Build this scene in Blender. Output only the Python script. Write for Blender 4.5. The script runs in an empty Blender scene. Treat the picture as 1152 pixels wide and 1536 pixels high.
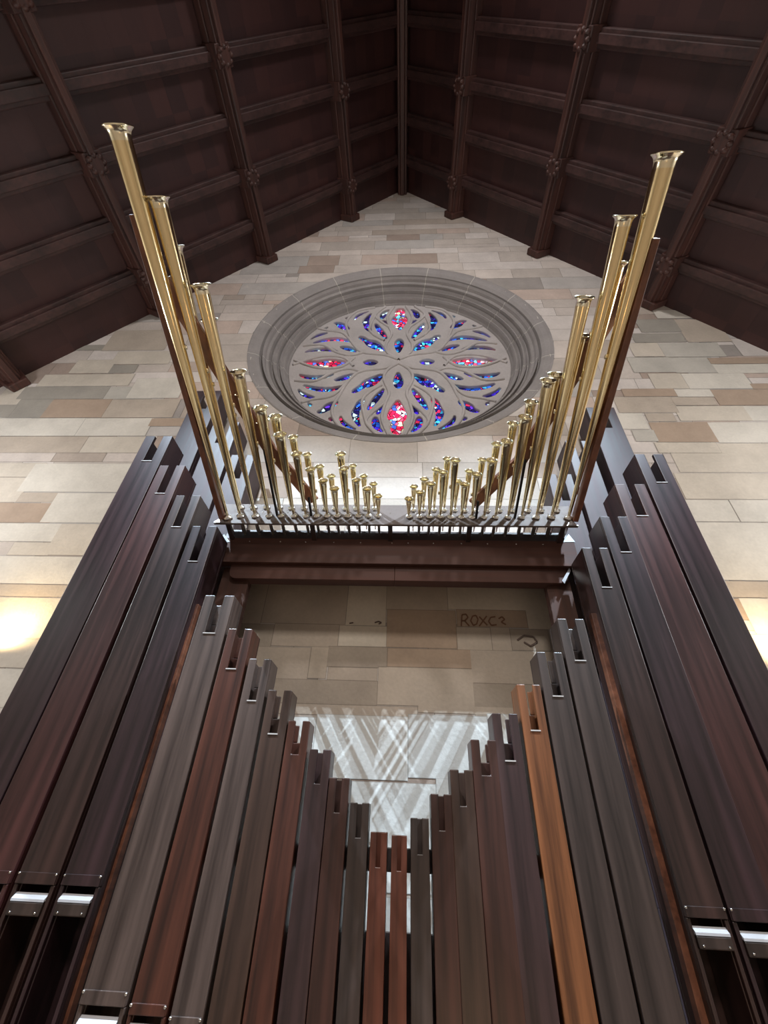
import bpy, bmesh, math, random
from mathutils import Vector, Matrix
random.seed(7)
C = bpy.context.scene.collection
EZ = 1.6                                   # eye height above the floor
F = Vector((-0.0500473, 0.80156945, 0.5958034))
U = Vector((-0.00736123, -0.59683081, 0.80233335))
R = Vector((0.99871972, 0.03576877, 0.03577031))
FPX = 642.0
EYE = Vector((0, 0, EZ))
def ray(x, y): return F*FPX + R*(x-576) + U*(768-y)
def at(x, y, Y):                            # point of a vertical plane at distance Y
    d = ray(x, y); return EYE + d*(Y/d.y)
def pix(P):
    P = Vector(P)-EYE; f = P.dot(F)
    return 576+FPX*P.dot(R)/f, 768-FPX*P.dot(U)/f
X0, ZC, RR, ZP, SL = -0.099, 4.722+EZ, 1.789, 9.66+EZ, 1.32
YW = 2.85
# ------------------------------------------------------------------ materials
def newmat(name):
    m = bpy.data.materials.new(name); m.use_nodes = True
    nt = m.node_tree; b = nt.nodes['Principled BSDF']; return m, nt, b
def N(nt, t, **k):
    n = nt.nodes.new(t)
    for a, v in k.items():
        if a.startswith('i_'): n.inputs[a[2:].replace('_', ' ')].default_value = v
        else: setattr(n, a, v)
    return n
def simple(name, col, rough=.5, metal=0, bump=0, bscale=40):
    m, nt, b = newmat(name)
    b.inputs['Base Color'].default_value = (*col, 1); b.inputs['Roughness'].default_value = rough
    b.inputs['Metallic'].default_value = metal
    tc = N(nt, 'ShaderNodeTexCoord'); no = N(nt, 'ShaderNodeTexNoise', i_Scale=bscale)
    nt.links.new(tc.outputs['Object'], no.inputs['Vector'])
    mr = N(nt, 'ShaderNodeMapRange'); mr.inputs['To Min'].default_value = rough*.8; mr.inputs['To Max'].default_value = min(1, rough*1.25)
    nt.links.new(no.outputs['Fac'], mr.inputs['Value']); nt.links.new(mr.outputs['Result'], b.inputs['Roughness'])
    if bump:
        bp = N(nt, 'ShaderNodeBump'); bp.inputs['Strength'].default_value = bump; bp.inputs['Distance'].default_value = .01
        nt.links.new(no.outputs['Fac'], bp.inputs['Height']); nt.links.new(bp.outputs['Normal'], b.inputs['Normal'])
    return m
def wood(name, c1, c2, rough=.3, scale=1.0, coat=.25, axis='Z', patch=None):
    c1 = tuple(v*.6 for v in c1); c2 = tuple(v*.85 for v in c2)
    """stained wood: long grain streaks along an axis"""
    m, nt, b = newmat(name)
    tc = N(nt, 'ShaderNodeTexCoord'); mp = N(nt, 'ShaderNodeMapping')
    s = [26*scale]*3; s['XYZ'.index(axis)] = 1.1*scale
    mp.inputs['Scale'].default_value = s
    nt.links.new(tc.outputs['Object'], mp.inputs['Vector'])
    n1 = N(nt, 'ShaderNodeTexNoise', i_Scale=1.0, i_Detail=6.0, i_Roughness=.62)
    nt.links.new(mp.outputs['Vector'], n1.inputs['Vector'])
    mp2 = N(nt, 'ShaderNodeMapping'); s2 = [3.5]*3; s2['XYZ'.index(axis)] = .8; mp2.inputs['Scale'].default_value = s2
    nt.links.new(tc.outputs['Object'], mp2.inputs['Vector'])
    n2 = N(nt, 'ShaderNodeTexNoise', i_Scale=1.0, i_Detail=2.0)
    nt.links.new(mp2.outputs['Vector'], n2.inputs['Vector'])
    add = N(nt, 'ShaderNodeMath', operation='MULTIPLY_ADD'); add.inputs[1].default_value = .38
    nt.links.new(n2.outputs['Fac'], add.inputs[0])
    mu = N(nt, 'ShaderNodeMath', operation='MULTIPLY'); mu.inputs[1].default_value = .62
    nt.links.new(n1.outputs['Fac'], mu.inputs[0]); nt.links.new(mu.outputs[0], add.inputs[2])
    cr = N(nt, 'ShaderNodeValToRGB'); cr.color_ramp.elements[0].position = .38; cr.color_ramp.elements[1].position = .64
    cr.color_ramp.elements[0].color = (*c1, 1); cr.color_ramp.elements[1].color = (*c2, 1)
    nt.links.new(add.outputs[0], cr.inputs['Fac'])
    out = cr.outputs['Color']
    nt.links.new(out, b.inputs['Base Color'])
    mr = N(nt, 'ShaderNodeMapRange'); mr.inputs['To Min'].default_value = rough*.8; mr.inputs['To Max'].default_value = rough*1.35
    nt.links.new(n1.outputs['Fac'], mr.inputs['Value']); nt.links.new(mr.outputs['Result'], b.inputs['Roughness'])
    b.inputs['Coat Weight'].default_value = coat; b.inputs['Coat Roughness'].default_value = .42
    bp = N(nt, 'ShaderNodeBump'); bp.inputs['Strength'].default_value = .12; bp.inputs['Distance'].default_value = .004
    nt.links.new(n1.outputs['Fac'], bp.inputs['Height']); nt.links.new(bp.outputs['Normal'], b.inputs['Normal'])
    return m
W = {
 'outer':  wood('stained_wood_dark', (.018,.008,.010), (.052,.022,.027), .34),
 'outer2': wood('stained_wood_maroon', (.034,.010,.010), (.085,.026,.024), .34),
 'outer3': wood('stained_wood_umber', (.022,.010,.009), (.062,.028,.024), .34),
 'rear':   wood('stained_wood_rear', (.034,.020,.025), (.090,.056,.068), .56, coat=.1),
 'grey':   wood('wood_grey_brown', (.040,.024,.020), (.125,.082,.068), .40),
 'greyd':  wood('wood_dark_grey', (.022,.013,.011), (.066,.041,.034), .40),
 'red':    wood('wood_red_brown', (.030,.008,.005), (.110,.030,.016), .36),
 'redd':   wood('wood_dark_red', (.024,.008,.006), (.075,.024,.016), .36),
 'centre': wood('wood_warm_red', (.055,.013,.007), (.185,.050,.026), .36),
 'purple': wood('wood_plum', (.020,.009,.010), (.062,.028,.028), .36),
 'orange': wood('wood_orange_brown', (.090,.028,.009), (.300,.105,.036), .36),
 'brown':  wood('wood_brown', (.026,.012,.008), (.072,.034,.022), .38),
 'chest':  wood('chest_brown', (.085,.030,.021), (.110,.042,.030), .65, axis='X', coat=.0),
 'frame':  wood('frame_brown', (.070,.028,.019), (.105,.044,.031), .7, coat=.0),
 'stay':   wood('stay_red_wood', (.120,.038,.020), (.280,.105,.056), .38, axis='Y'),
 'roofbeam': wood('roof_beam', (.040,.012,.009), (.092,.030,.021), .55, axis='Y', coat=.1),
 'roofrib': wood('roof_rib_wood', (.034,.013,.012), (.075,.031,.028), .55, axis='X', coat=.1),
 'boot':   wood('dark_toeboard', (.022,.010,.008), (.040,.018,.014), .5, axis='X', coat=.1),
}
M_brass = simple('polished_brass', (.88,.73,.44), .15, 1)
M_brass_pale = simple('pale_brass_rim', (.92,.85,.64), .16, 1)
M_tin = simple('tin_grey', (.85,.82,.78), .28, 1)
M_screw = simple('steel_screw', (.75,.74,.72), .2, 1)
M_slide = simple('aluminium_slide', (.72,.70,.69), .35, .6)
M_rod = simple('black_rod', (.012,.009,.008), .4, .3)
M_plate = simple('rackboard_lacquer', (.095,.070,.062), .65, .0)
M_bracket = simple('steel_bracket', (.70,.72,.76), .3, .8)
M_lip = simple('pale_grey_ledge', (.55,.56,.60), .5)
M_black = simple('black_recess', (.006,.005,.005), .7)
M_floor = simple('floor_stone', (.45,.38,.31), .5, 0, .1, 8)
def ceiling_mat():
    m, nt, b = newmat('ceiling_boards')
    tc = N(nt, 'ShaderNodeTexCoord'); sx = N(nt, 'ShaderNodeSeparateXYZ'); nt.links.new(tc.outputs['Object'], sx.inputs[0])
    mul = N(nt, 'ShaderNodeMath', operation='MULTIPLY'); mul.inputs[1].default_value = 8.0; nt.links.new(sx.outputs['X'], mul.inputs[0])
    fl = N(nt, 'ShaderNodeMath', operation='FLOOR'); nt.links.new(mul.outputs[0], fl.inputs[0])
    yq = N(nt, 'ShaderNodeMath', operation='MULTIPLY'); yq.inputs[1].default_value = 1/.548; nt.links.new(sx.outputs['Y'], yq.inputs[0])
    fy = N(nt, 'ShaderNodeMath', operation='FLOOR'); nt.links.new(yq.outputs[0], fy.inputs[0])
    cb = N(nt, 'ShaderNodeCombineXYZ'); nt.links.new(fl.outputs[0], cb.inputs['X']); nt.links.new(fy.outputs[0], cb.inputs['Y'])
    wn = N(nt, 'ShaderNodeTexWhiteNoise'); nt.links.new(cb.outputs[0], wn.inputs['Vector'])
    mp = N(nt, 'ShaderNodeMapping'); mp.inputs['Scale'].default_value = (18, 1.5, 18); nt.links.new(tc.outputs['Object'], mp.inputs['Vector'])
    no = N(nt, 'ShaderNodeTexNoise', i_Scale=1.0, i_Detail=4.0); nt.links.new(mp.outputs[0], no.inputs['Vector'])
    ad = N(nt, 'ShaderNodeMath', operation='MULTIPLY_ADD'); ad.inputs[1].default_value = .65; nt.links.new(wn.outputs['Value'], ad.inputs[0])
    m3 = N(nt, 'ShaderNodeMath', operation='MULTIPLY'); m3.inputs[1].default_value = .35; nt.links.new(no.outputs['Fac'], m3.inputs[0]); nt.links.new(m3.outputs[0], ad.inputs[2])
    cr = N(nt, 'ShaderNodeValToRGB'); cr.color_ramp.elements[0].color = (.020,.006,.007,1); cr.color_ramp.elements[1].color = (.052,.017,.015,1)
    nt.links.new(ad.outputs[0], cr.inputs['Fac']); nt.links.new(cr.outputs['Color'], b.inputs['Base Color'])
    fr = N(nt, 'ShaderNodeMath', operation='FRACT'); nt.links.new(mul.outputs[0], fr.inputs[0])
    gt = N(nt, 'ShaderNodeMath', operation='GREATER_THAN'); gt.inputs[1].default_value = .04; nt.links.new(fr.outputs[0], gt.inputs[0])
    bp = N(nt, 'ShaderNodeBump'); bp.inputs['Strength'].default_value = .5; bp.inputs['Distance'].default_value = .01
    nt.links.new(gt.outputs[0], bp.inputs['Height']); nt.links.new(bp.outputs['Normal'], b.inputs['Normal'])
    b.inputs['Roughness'].default_value = .55
    return m
M_ceil = ceiling_mat()
def stone_mat(name, attr=True, base=(.5,.45,.38)):
    m, nt, b = newmat(name)
    tc = N(nt, 'ShaderNodeTexCoord')
    n1 = N(nt, 'ShaderNodeTexNoise', i_Scale=3.0, i_Detail=6.0, i_Roughness=.6); n2 = N(nt, 'ShaderNodeTexNoise', i_Scale=45.0, i_Detail=4.0)
    nt.links.new(tc.outputs['Object'], n1.inputs['Vector']); nt.links.new(tc.outputs['Object'], n2.inputs['Vector'])
    mr = N(nt, 'ShaderNodeMapRange'); mr.inputs['From Min'].default_value = .3; mr.inputs['From Max'].default_value = .7
    mr.inputs['To Min'].default_value = .86; mr.inputs['To Max'].default_value = 1.1
    nt.links.new(n1.outputs['Fac'], mr.inputs['Value'])
    mr2 = N(nt, 'ShaderNodeMapRange'); mr2.inputs['To Min'].default_value = .9; mr2.inputs['To Max'].default_value = 1.08
    nt.links.new(n2.outputs['Fac'], mr2.inputs['Value'])
    mm = N(nt, 'ShaderNodeMath', operation='MULTIPLY'); nt.links.new(mr.outputs['Result'], mm.inputs[0]); nt.links.new(mr2.outputs['Result'], mm.inputs[1])
    mx = N(nt, 'ShaderNodeVectorMath', operation='SCALE')
    if attr:
        at_ = N(nt, 'ShaderNodeAttribute', attribute_name='stone'); nt.links.new(at_.outputs['Color'], mx.inputs[0])
    else: mx.inputs[0].default_value = base
    nt.links.new(mm.outputs[0], mx.inputs['Scale'])
    nt.links.new(mx.outputs[0], b.inputs['Base Color'])
    b.inputs['Roughness'].default_value = .85
    bp = N(nt, 'ShaderNodeBump'); bp.inputs['Strength'].default_value = .25; bp.inputs['Distance'].default_value = .01
    nt.links.new(n2.outputs['Fac'], bp.inputs['Height']); nt.links.new(bp.outputs['Normal'], b.inputs['Normal'])
    return m
M_stone = stone_mat('ashlar_sandstone')
M_trac = stone_mat('grey_carved_stone', False, (.47,.44,.435))
M_ring = stone_mat('grey_moulded_stone', False, (.30,.28,.275))
M_mortar = stone_mat('mortar', False, (.55,.52,.48))
M_stain = simple('rust_stain', (.25,.13,.08), .9)
M_stain2 = simple('dark_stain', (.14,.10,.085), .9)
def glass_mat(name, stops, seed):
    m, nt, b = newmat(name)
    tc = N(nt, 'ShaderNodeTexCoord'); mp = N(nt, 'ShaderNodeMapping'); mp.inputs['Location'].default_value = (seed, 0, seed)
    nt.links.new(tc.outputs['Object'], mp.inputs['Vector'])
    v = N(nt, 'ShaderNodeTexVoronoi', i_Scale=21.0); nt.links.new(mp.outputs[0], v.inputs['Vector'])
    sp = N(nt, 'ShaderNodeSeparateColor'); nt.links.new(v.outputs['Color'], sp.inputs[0])
    cr = N(nt, 'ShaderNodeValToRGB'); r = cr.color_ramp; r.interpolation = 'CONSTANT'
    while len(r.elements) < len(stops): r.elements.new(.5)
    for e, (p, c) in zip(r.elements, stops): e.position = p; e.color = (*c, 1)
    nt.links.new(sp.outputs[0], cr.inputs['Fac'])
    v2 = N(nt, 'ShaderNodeTexVoronoi', i_Scale=21.0, feature='DISTANCE_TO_EDGE'); nt.links.new(mp.outputs[0], v2.inputs['Vector'])
    gt = N(nt, 'ShaderNodeMath', operation='GREATER_THAN'); gt.inputs[1].default_value = .06; nt.links.new(v2.outputs['Distance'], gt.inputs[0])
    n = N(nt, 'ShaderNodeTexNoise', i_Scale=7.0); nt.links.new(tc.outputs['Object'], n.inputs['Vector'])
    st = N(nt, 'ShaderNodeMapRange'); st.inputs['From Min'].default_value = .35; st.inputs['From Max'].default_value = .65
    st.inputs['To Min'].default_value = .5; st.inputs['To Max'].default_value = 2.0; nt.links.new(n.outputs['Fac'], st.inputs['Value'])
    ml = N(nt, 'ShaderNodeMath', operation='MULTIPLY'); nt.links.new(gt.outputs[0], ml.inputs[0]); nt.links.new(st.outputs['Result'], ml.inputs[1])
    b.inputs['Base Color'].default_value = (.01,.01,.02,1); b.inputs['Roughness'].default_value = .15
    nt.links.new(cr.outputs['Color'], b.inputs['Emission Color']); nt.links.new(ml.outputs[0], b.inputs['Emission Strength'])
    return m
BL = [(0,(.012,.008,.10)),(.2,(.05,.02,.60)),(.38,(.02,.14,.85)),(.55,(.05,.55,.95)),(.66,(.012,.01,.12)),(.78,(.75,.95,1)),(.84,(.9,.03,.12)),(.93,(.15,.04,.75))]
RD = [(0,(.9,.02,.10)),(.25,(1,.12,.25)),(.42,(.10,.20,.9)),(.55,(1,.75,.85)),(.68,(.85,.02,.08)),(.8,(.2,.75,1)),(.9,(1,.9,.6))]
M_blue = glass_mat('stained_glass_blue', BL, 0); M_red = glass_mat('stained_glass_red', RD, 3.3)
# ------------------------------------------------------------------ mesh helpers
class MB:
    def __init__(s): s.v = []; s.f = []; s.c = []; s.m = []
    def poly(s, pts, col=(1,1,1), mi=0):
        i = len(s.v); s.v += [Vector(p) for p in pts]; s.f.append(list(range(i, i+len(pts)))); s.c.append(col); s.m.append(mi)
    def box(s, a, b, mi=0):
        x0,y0,z0 = a; x1,y1,z1 = b; s.hexa([(x0,y0,z0),(x1,y0,z0),(x1,y1,z0),(x0,y1,z0),(x0,y0,z1),(x1,y0,z1),(x1,y1,z1),(x0,y1,z1)], mi)
    def hexa(s, p, mi=0):
        i = len(s.v); s.v += [Vector(q) for q in p]
        for f in ((3,2,1,0),(4,5,6,7),(0,1,5,4),(1,2,6,5),(2,3,7,6),(3,0,4,7)):
            s.f.append([i+k for k in f]); s.c.append((1,1,1)); s.m.append(mi)
    def bar(s, P, Q, side, w, h, mi=0):
        """box from P to Q; side = width direction"""
        P = Vector(P); Q = Vector(Q); d = (Q-P).normalized(); a = (Vector(side)-d*Vector(side).dot(d)).normalized(); b = d.cross(a)
        o = [a*(-w/2)+b*(-h/2), a*(w/2)+b*(-h/2), a*(w/2)+b*(h/2), a*(-w/2)+b*(h/2)]
        s.hexa([P+k for k in o]+[Q+k for k in o], mi)
    def lathe(s, O, ax, prof, n=24, mi=0, cap0=True, cap1=True):
        """profile = (distance along axis, radius)"""
        O = Vector(O); ax = Vector(ax).normalized(); a = ax.orthogonal().normalized(); b = ax.cross(a); i = len(s.v)
        for t, r in prof:
            for k in range(n):
                an = 2*math.pi*k/n; s.v.append(O+ax*t+(a*math.cos(an)+b*math.sin(an))*r)
        for j in range(len(prof)-1):
            for k in range(n):
                k2 = (k+1) % n; s.f.append([i+j*n+k, i+j*n+k2, i+(j+1)*n+k2, i+(j+1)*n+k]); s.c.append((1,1,1)); s.m.append(mi)
        if cap0: s.f.append([i+k for k in range(n)][::-1]); s.c.append((1,1,1)); s.m.append(mi)
        if cap1: s.f.append([i+(len(prof)-1)*n+k for k in range(n)]); s.c.append((1,1,1)); s.m.append(mi)
    def prism(s, pts, d, mi=0):
        """extrude a planar outline by vector d"""
        pts = [Vector(p) for p in pts]; d = Vector(d); i = len(s.v); n = len(pts)
        s.v += pts+[p+d for p in pts]
        s.f.append([i+k for k in range(n)]); s.f.append([i+n+k for k in range(n)][::-1])
        s.c += [(1,1,1)]*2; s.m += [mi]*2
        for k in range(n):
            k2 = (k+1) % n; s.f.append([i+k2, i+k, i+n+k, i+n+k2]); s.c.append((1,1,1)); s.m.append(mi)
    def build(s, name, mats, parent=None, smooth=None, bevel=0, attr=False, fix=True):
        me = bpy.data.meshes.new(name); off = parent_off(parent)
        me.from_pydata([v-off for v in s.v], [], s.f)
        if not isinstance(mats, (list, tuple)): mats = [mats]
        for m in mats: me.materials.append(m)
        for p, mi in zip(me.polygons, s.m): p.material_index = mi
        if attr:
            a = me.color_attributes.new('stone', 'FLOAT_COLOR', 'CORNER'); k = 0
            for p, c in zip(me.polygons, s.c):
                for _ in p.loop_indices: a.data[k].color = (*c, 1); k += 1
        if fix:
            bm = bmesh.new(); bm.from_mesh(me); bmesh.ops.recalc_face_normals(bm, faces=bm.faces); bm.to_mesh(me); bm.free()
        if smooth is not None:
            me.polygons.foreach_set('use_smooth', [True]*len(me.polygons)); me.set_sharp_from_angle(angle=math.radians(smooth))
        o = bpy.data.objects.new(name, me); C.objects.link(o)
        if parent: o.parent = parent
        if bevel:
            b = o.modifiers.new('bevel', 'BEVEL'); b.width = bevel; b.segments = 2; b.limit_method = 'ANGLE'; b.harden_normals = False
        return o
def parent_off(p):
    v = Vector((0,0,0))
    while p: v += p.location; p = p.parent
    return v
def thing(name, label, cat, loc=(0,0,0), group=None):
    o = bpy.data.objects.new(name, None); C.objects.link(o); o.location = loc; o.empty_display_size = .1
    o['label'] = label; o['category'] = cat
    if group: o['group'] = group
    return o
def tag(o, label, cat, group=None):
    o['label'] = label; o['category'] = cat
    if group: o['group'] = group
    return o
def struct(o): o['kind'] = 'structure'; return o
def screw(P, n, r, parent):
    mb = MB(); P = Vector(P); n = Vector(n).normalized()
    mb.lathe(P, n, [(-.002, r), (.002, r), (.0035, r*.6)], 12)
    return mb.build('screw', M_screw, parent, 50)
# ------------------------------------------------------------------ gable wall
def roofz(x): return ZP - SL*abs(x-X0)
def zlow(x, z0, z1):
    """pieces of a vertical slice [z0,z1] at x left by the round window and the roof"""
    z1 = min(z1, roofz(x))
    if z1 <= z0: return []
    q = RR*RR-(x-X0)**2
    if q <= 0: return [(z0, z1)]
    h = math.sqrt(q); a, b = ZC-h, ZC+h; out = []
    if z0 < a: out.append((z0, min(z1, a)))
    if z1 > b: out.append((max(z0, b), z1))
    return out
def stoneface(mb, x0, x1, z0, z1, Y, col):
    r2 = RR
    near = (x0 < X0+r2 and x1 > X0-r2 and z0 < ZC+r2 and z1 > ZC-r2) or z1 > min(roofz(x0), roofz(x1))
    n = max(1, int((x1-x0)/.02)) if near else 1
    for i in range(n):
        a = x0+(x1-x0)*i/n; b = x0+(x1-x0)*(i+1)/n
        A = zlow(a, z0, z1); B = zlow(b, z0, z1)
        if len(A) != len(B): A = B = zlow((a+b)/2, z0, z1)
        for (p0, p1), (q0, q1) in zip(A, B):
            mb.poly([(a,Y,p0),(b,Y,q0),(b,Y,q1),(a,Y,p1)], col)
PAL = [((.56,.51,.43),5),((.50,.455,.38),5),((.60,.56,.485),4),((.42,.365,.29),3),((.37,.30,.235),2),((.46,.44,.385),3),((.345,.32,.275),1),((.52,.43,.345),2)]
PALX = [c for c, n in PAL for _ in range(n)]
def pick():
    c = random.choice(PALX); k = random.uniform(.93,1.07); return (c[0]*k*1.02, c[1]*k, c[2]*k*1.08)
wb = MB(); J = .004
zs = [0]; 
fixed = [.57,.743,.978,1.155,1.36,1.52,1.79,2.0,2.26,2.50,2.68,3.03,3.30,3.59,3.88,4.26,4.6]
z = .57-.0
zz = []; t = .57
while t > -EZ: zz.append(t); t -= random.uniform(.17,.26)
zz = sorted(zz); zz[0] = -EZ
zz += fixed[1:]; t = 4.6
while t < 9.8: t += random.uniform(.17,.33); zz.append(t)
zz = [v+EZ for v in zz]
for a, b in zip(zz, zz[1:]):
    x = -6.2+random.uniform(0,.4)
    while x < 6:
        L = random.choice([.3,.42,.5,.62,.75,.95])*random.uniform(.9,1.1)*(1 if b < 6 else 1.15)
        h = b-a; rnd = random.random()
        if rnd < .22 and h > .2:
            m = a+h*random.choice([.35,.5,.62])
            stoneface(wb, x+J/2, x+L-J/2, a+J/2, m-J/2, YW, pick())
            k = random.uniform(.3,.7)*L
            stoneface(wb, x+J/2, x+k-J/2, m+J/2, b-J/2, YW, pick()); stoneface(wb, x+k+J/2, x+L-J/2, m+J/2, b-J/2, YW, pick())
        else: stoneface(wb, x+J/2, x+L-J/2, a+J/2, b-J/2, YW, pick())
        x += L
stoneface(wb, -6.4, 6.2, 0, ZP, YW+.004, (.24,.215,.18))
# individually read stones: (px left, px right, y top, y bottom, colour)
cr, wh, tn, br, gy, gd = (.56,.51,.43), (.62,.59,.52), (.46,.40,.33), (.40,.31,.235), (.47,.45,.40), (.33,.31,.27)
zk = [0]
def zone(lst, ox, oy, sc, shade_lift=1.0):
    for x0, x1, y0, y1, c in lst:
        zk[0] += 1; dd = zk[0]*.00004; c = (c[0]*shade_lift, c[1]*shade_lift*.99, c[2]*shade_lift)
        xm, ym = ox+(x0+x1)/2/sc, oy+(y0+y1)/2/sc
        A = at(ox+x0/sc, ym, YW); B = at(ox+x1/sc, ym, YW); T = at(xm, oy+y0/sc, YW); Bm = at(xm, oy+y1/sc, YW)
        stoneface(wb, A.x, B.x, Bm.z, T.z, YW-.0008-dd, tuple(v*.62 for v in c))
        stoneface(wb, A.x+.0025, B.x-.0025, Bm.z+.0025, T.z-.0025, YW-.0010-dd, c)
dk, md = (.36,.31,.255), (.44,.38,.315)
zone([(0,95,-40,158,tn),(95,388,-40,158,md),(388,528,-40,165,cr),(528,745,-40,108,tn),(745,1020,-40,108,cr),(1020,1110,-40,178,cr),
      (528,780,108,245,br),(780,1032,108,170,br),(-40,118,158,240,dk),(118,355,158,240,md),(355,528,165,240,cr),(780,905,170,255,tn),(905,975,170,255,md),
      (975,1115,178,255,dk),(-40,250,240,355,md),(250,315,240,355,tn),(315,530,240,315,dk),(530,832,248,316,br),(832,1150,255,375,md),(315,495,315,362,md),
      (-40,495,357,445,dk),(495,842,316,455,tn),(842,1150,375,500,dk),(-40,640,447,486,md),(640,1190,457,486,tn)], 360, 870, 2.4, 1.25)  # stones in the chest's shadow, colours lightened to stand in for missing light
pw, pv = (.72,.73,.70), (.66,.67,.645)  # extra-pale colours that heighten the lamplit patch below the chest shadow
zone([(-60,185,272,333,cr),(-60,110,335,442,cr),(112,540,275,398,wh),(80,270,400,443,tn),(-60,243,445,530,br),(210,480,402,531,wh),(-60,270,533,612,wh),(45,224,615,672,cr),(226,420,535,672,cr),
      (-60,350,675,795,wh),(-60,290,797,850,tn),(-60,250,853,1030,cr),(-60,200,1033,1158,cr),(-60,90,1160,1330,wh)], 0, 600, 2.88)
zone([(740,1260,188,314,cr),(770,1260,317,430,cr),(800,1005,432,526,wh),(1008,1260,432,528,wh),(840,1260,530,780,wh),(970,1260,784,855,tn),(1000,1058,858,950,br),(1061,1260,858,1010,wh),(1060,1260,1013,1180,cr)], 752, 600, 2.88)
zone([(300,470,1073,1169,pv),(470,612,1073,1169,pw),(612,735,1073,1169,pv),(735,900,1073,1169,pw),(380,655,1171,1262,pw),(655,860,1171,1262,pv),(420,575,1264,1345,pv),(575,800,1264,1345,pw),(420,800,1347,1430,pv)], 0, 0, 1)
zone([(0,130,490,585,cr),(110,560,490,555,gd),(560,812,490,555,gy),(70,250,556,652,gd),(245,560,556,652,br),(560,925,556,652,tn),(-40,130,655,748,wh),
      (125,420,655,748,wh),(420,785,655,748,wh),(785,960,655,697,br),(-40,440,750,836,tn),(440,760,752,836,cr),(215,690,425,487,cr),(690,960,445,550,wh),
      (410,560,272,300,gd),(570,890,195,300,tn),(600,900,305,372,cr),(545,715,376,420,gd),(385,590,350,420,cr),(-40,70,585,652,gd)], 0, 440, 3.491)
zone([(610,1075,668,757,cr),(1030,1300,668,757,wh),(835,1300,570,663,br),(605,820,568,614,wh),(580,840,616,664,tn),(470,850,764,882,br),(825,1300,764,886,wh),
      (245,430,710,806,wh),(430,600,711,760,tn),(250,600,614,708,tn),(290,605,566,612,br),(460,660,475,566,cr),(660,1040,475,566,wh),(1050,1300,535,568,br),
      (335,590,380,470,gy),(580,845,380,472,gy),(835,1300,420,474,wh),(350,655,238,292,gd),(520,880,295,378,gy),(340,520,295,376,cr),(800,1300,382,418,br),
      (480,700,100,150,wh),(630,890,155,290,tn),(380,620,155,232,gd),(355,490,810,878,gy),(490,860,884,947,cr)], 860, 440, 3.945)
wall = wb.build('wall_back', M_stone, attr=True, fix=False)
struct(wall)
mb = MB(); mb.box((-6.4,YW+.42,0),(6.2,YW+.5,3.9)); mb.box((-6.4,YW+.01,0),(-5.1,YW+.42,3.9))
# thick body of the wall behind its face, leaving the window opening
for x in [i*.1-6.4 for i in range(126)]:
    for p0, p1 in zlow(x+.05, 0, ZP): mb.box((x,YW+.006,p0),(x+.1,YW+.40,p1))
me_body = mb.build('wall_back_core', M_mortar); struct(me_body); me_body.name = 'wall_gable'
# stains on the stones
def squig(pts, w, m, name='stone_stain'):
    mb = MB(); P = [at(x, y, YW-.007) for x, y in pts]
    for a, b in zip(P, P[1:]): mb.bar(a, b, (0,1,0), .003, w)
    o = mb.build(name, m); return struct(o)
mbs = MB()
for L in ([(692,939),(693,922),(699,921),(702,926),(697,931),(692,931)],[(697,931),(704,939)],[(709,924),(706,931),(710,938),(715,936),(717,929),(714,923),(709,924)],[(719,925),(731,938)],[(730,924),(719,939)],
          [(743,925),(736,926),(733,932),(737,938),(745,937)],[(748,928),(753,925),(757,929),(752,933),(759,937)]):
    P = [at(x, y, YW-.007) for x, y in L]
    for a, b in zip(P, P[1:]): mbs.bar(a, b, (0,1,0), .003, .009)
s1 = struct(mbs.build('trim_1', M_stain))
s2 = squig([(562,934),(568,932),(572,934),(568,936)], .009, M_stain2, 'trim_2')
s3 = squig([(776,960),(786,953),(800,955),(806,963),(796,969),(786,963)], .010, M_stain2, 'trim_3')
s4 = squig([(524,935),(530,934)], .009, M_stain2, 'trim_4')
# ------------------------------------------------------------------ rose window
YG = 3.2; RG = 1.37
prof = [(1.79,2.846),(1.775,2.842),(1.755,2.856),(1.70,2.875),(1.665,2.90),(1.650,2.955),(1.640,2.955),(1.628,2.90),(1.61,2.93),(1.60,2.965),(1.575,2.985),
        (1.56,2.975),(1.55,3.03),(1.535,3.03),(1.525,2.995),(1.51,3.035),(1.49,3.03),(1.478,3.09),(1.465,3.10),(1.455,3.06),(1.44,3.10),(1.42,3.095),(1.41,3.12),(1.40,3.17),(1.385,3.20),(1.37,3.22),(1.37,3.36)]
mb = MB(); NS = 192; base = len(mb.v)
jo = [5,17,29,41,53,65,77,89,101,113,125,137,149,161,173,185]
for k in range(NS):
    wdt = .0
    a0 = 2*math.pi*k/NS; a1 = 2*math.pi*(k+1)/NS
    segs = [(a0,a1,0)]
    if k in jo: segs = [(a0,a0+.005,1),(a0+.005,a1,0)]
    for s0, s1_, mi in segs:
        for (r0,y0),(r1,y1) in zip(prof, prof[1:]):
            mb.poly([(X0+r0*math.cos(s0),y0,ZC+r0*math.sin(s0)),(X0+r0*math.cos(s1_),y0,ZC+r0*math.sin(s1_)),(X0+r1*math.cos(s1_),y1,ZC+r1*math.sin(s1_)),(X0+r1*math.cos(s0),y1,ZC+r1*math.sin(s0))], mi=mi)
win = bpy.data.objects.new('window_1', None); C.objects.link(win); win.location = (X0, YW, ZC); struct(win)
bmr = mb.build('window_frame', [M_ring, M_mortar], win, 35)
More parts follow.
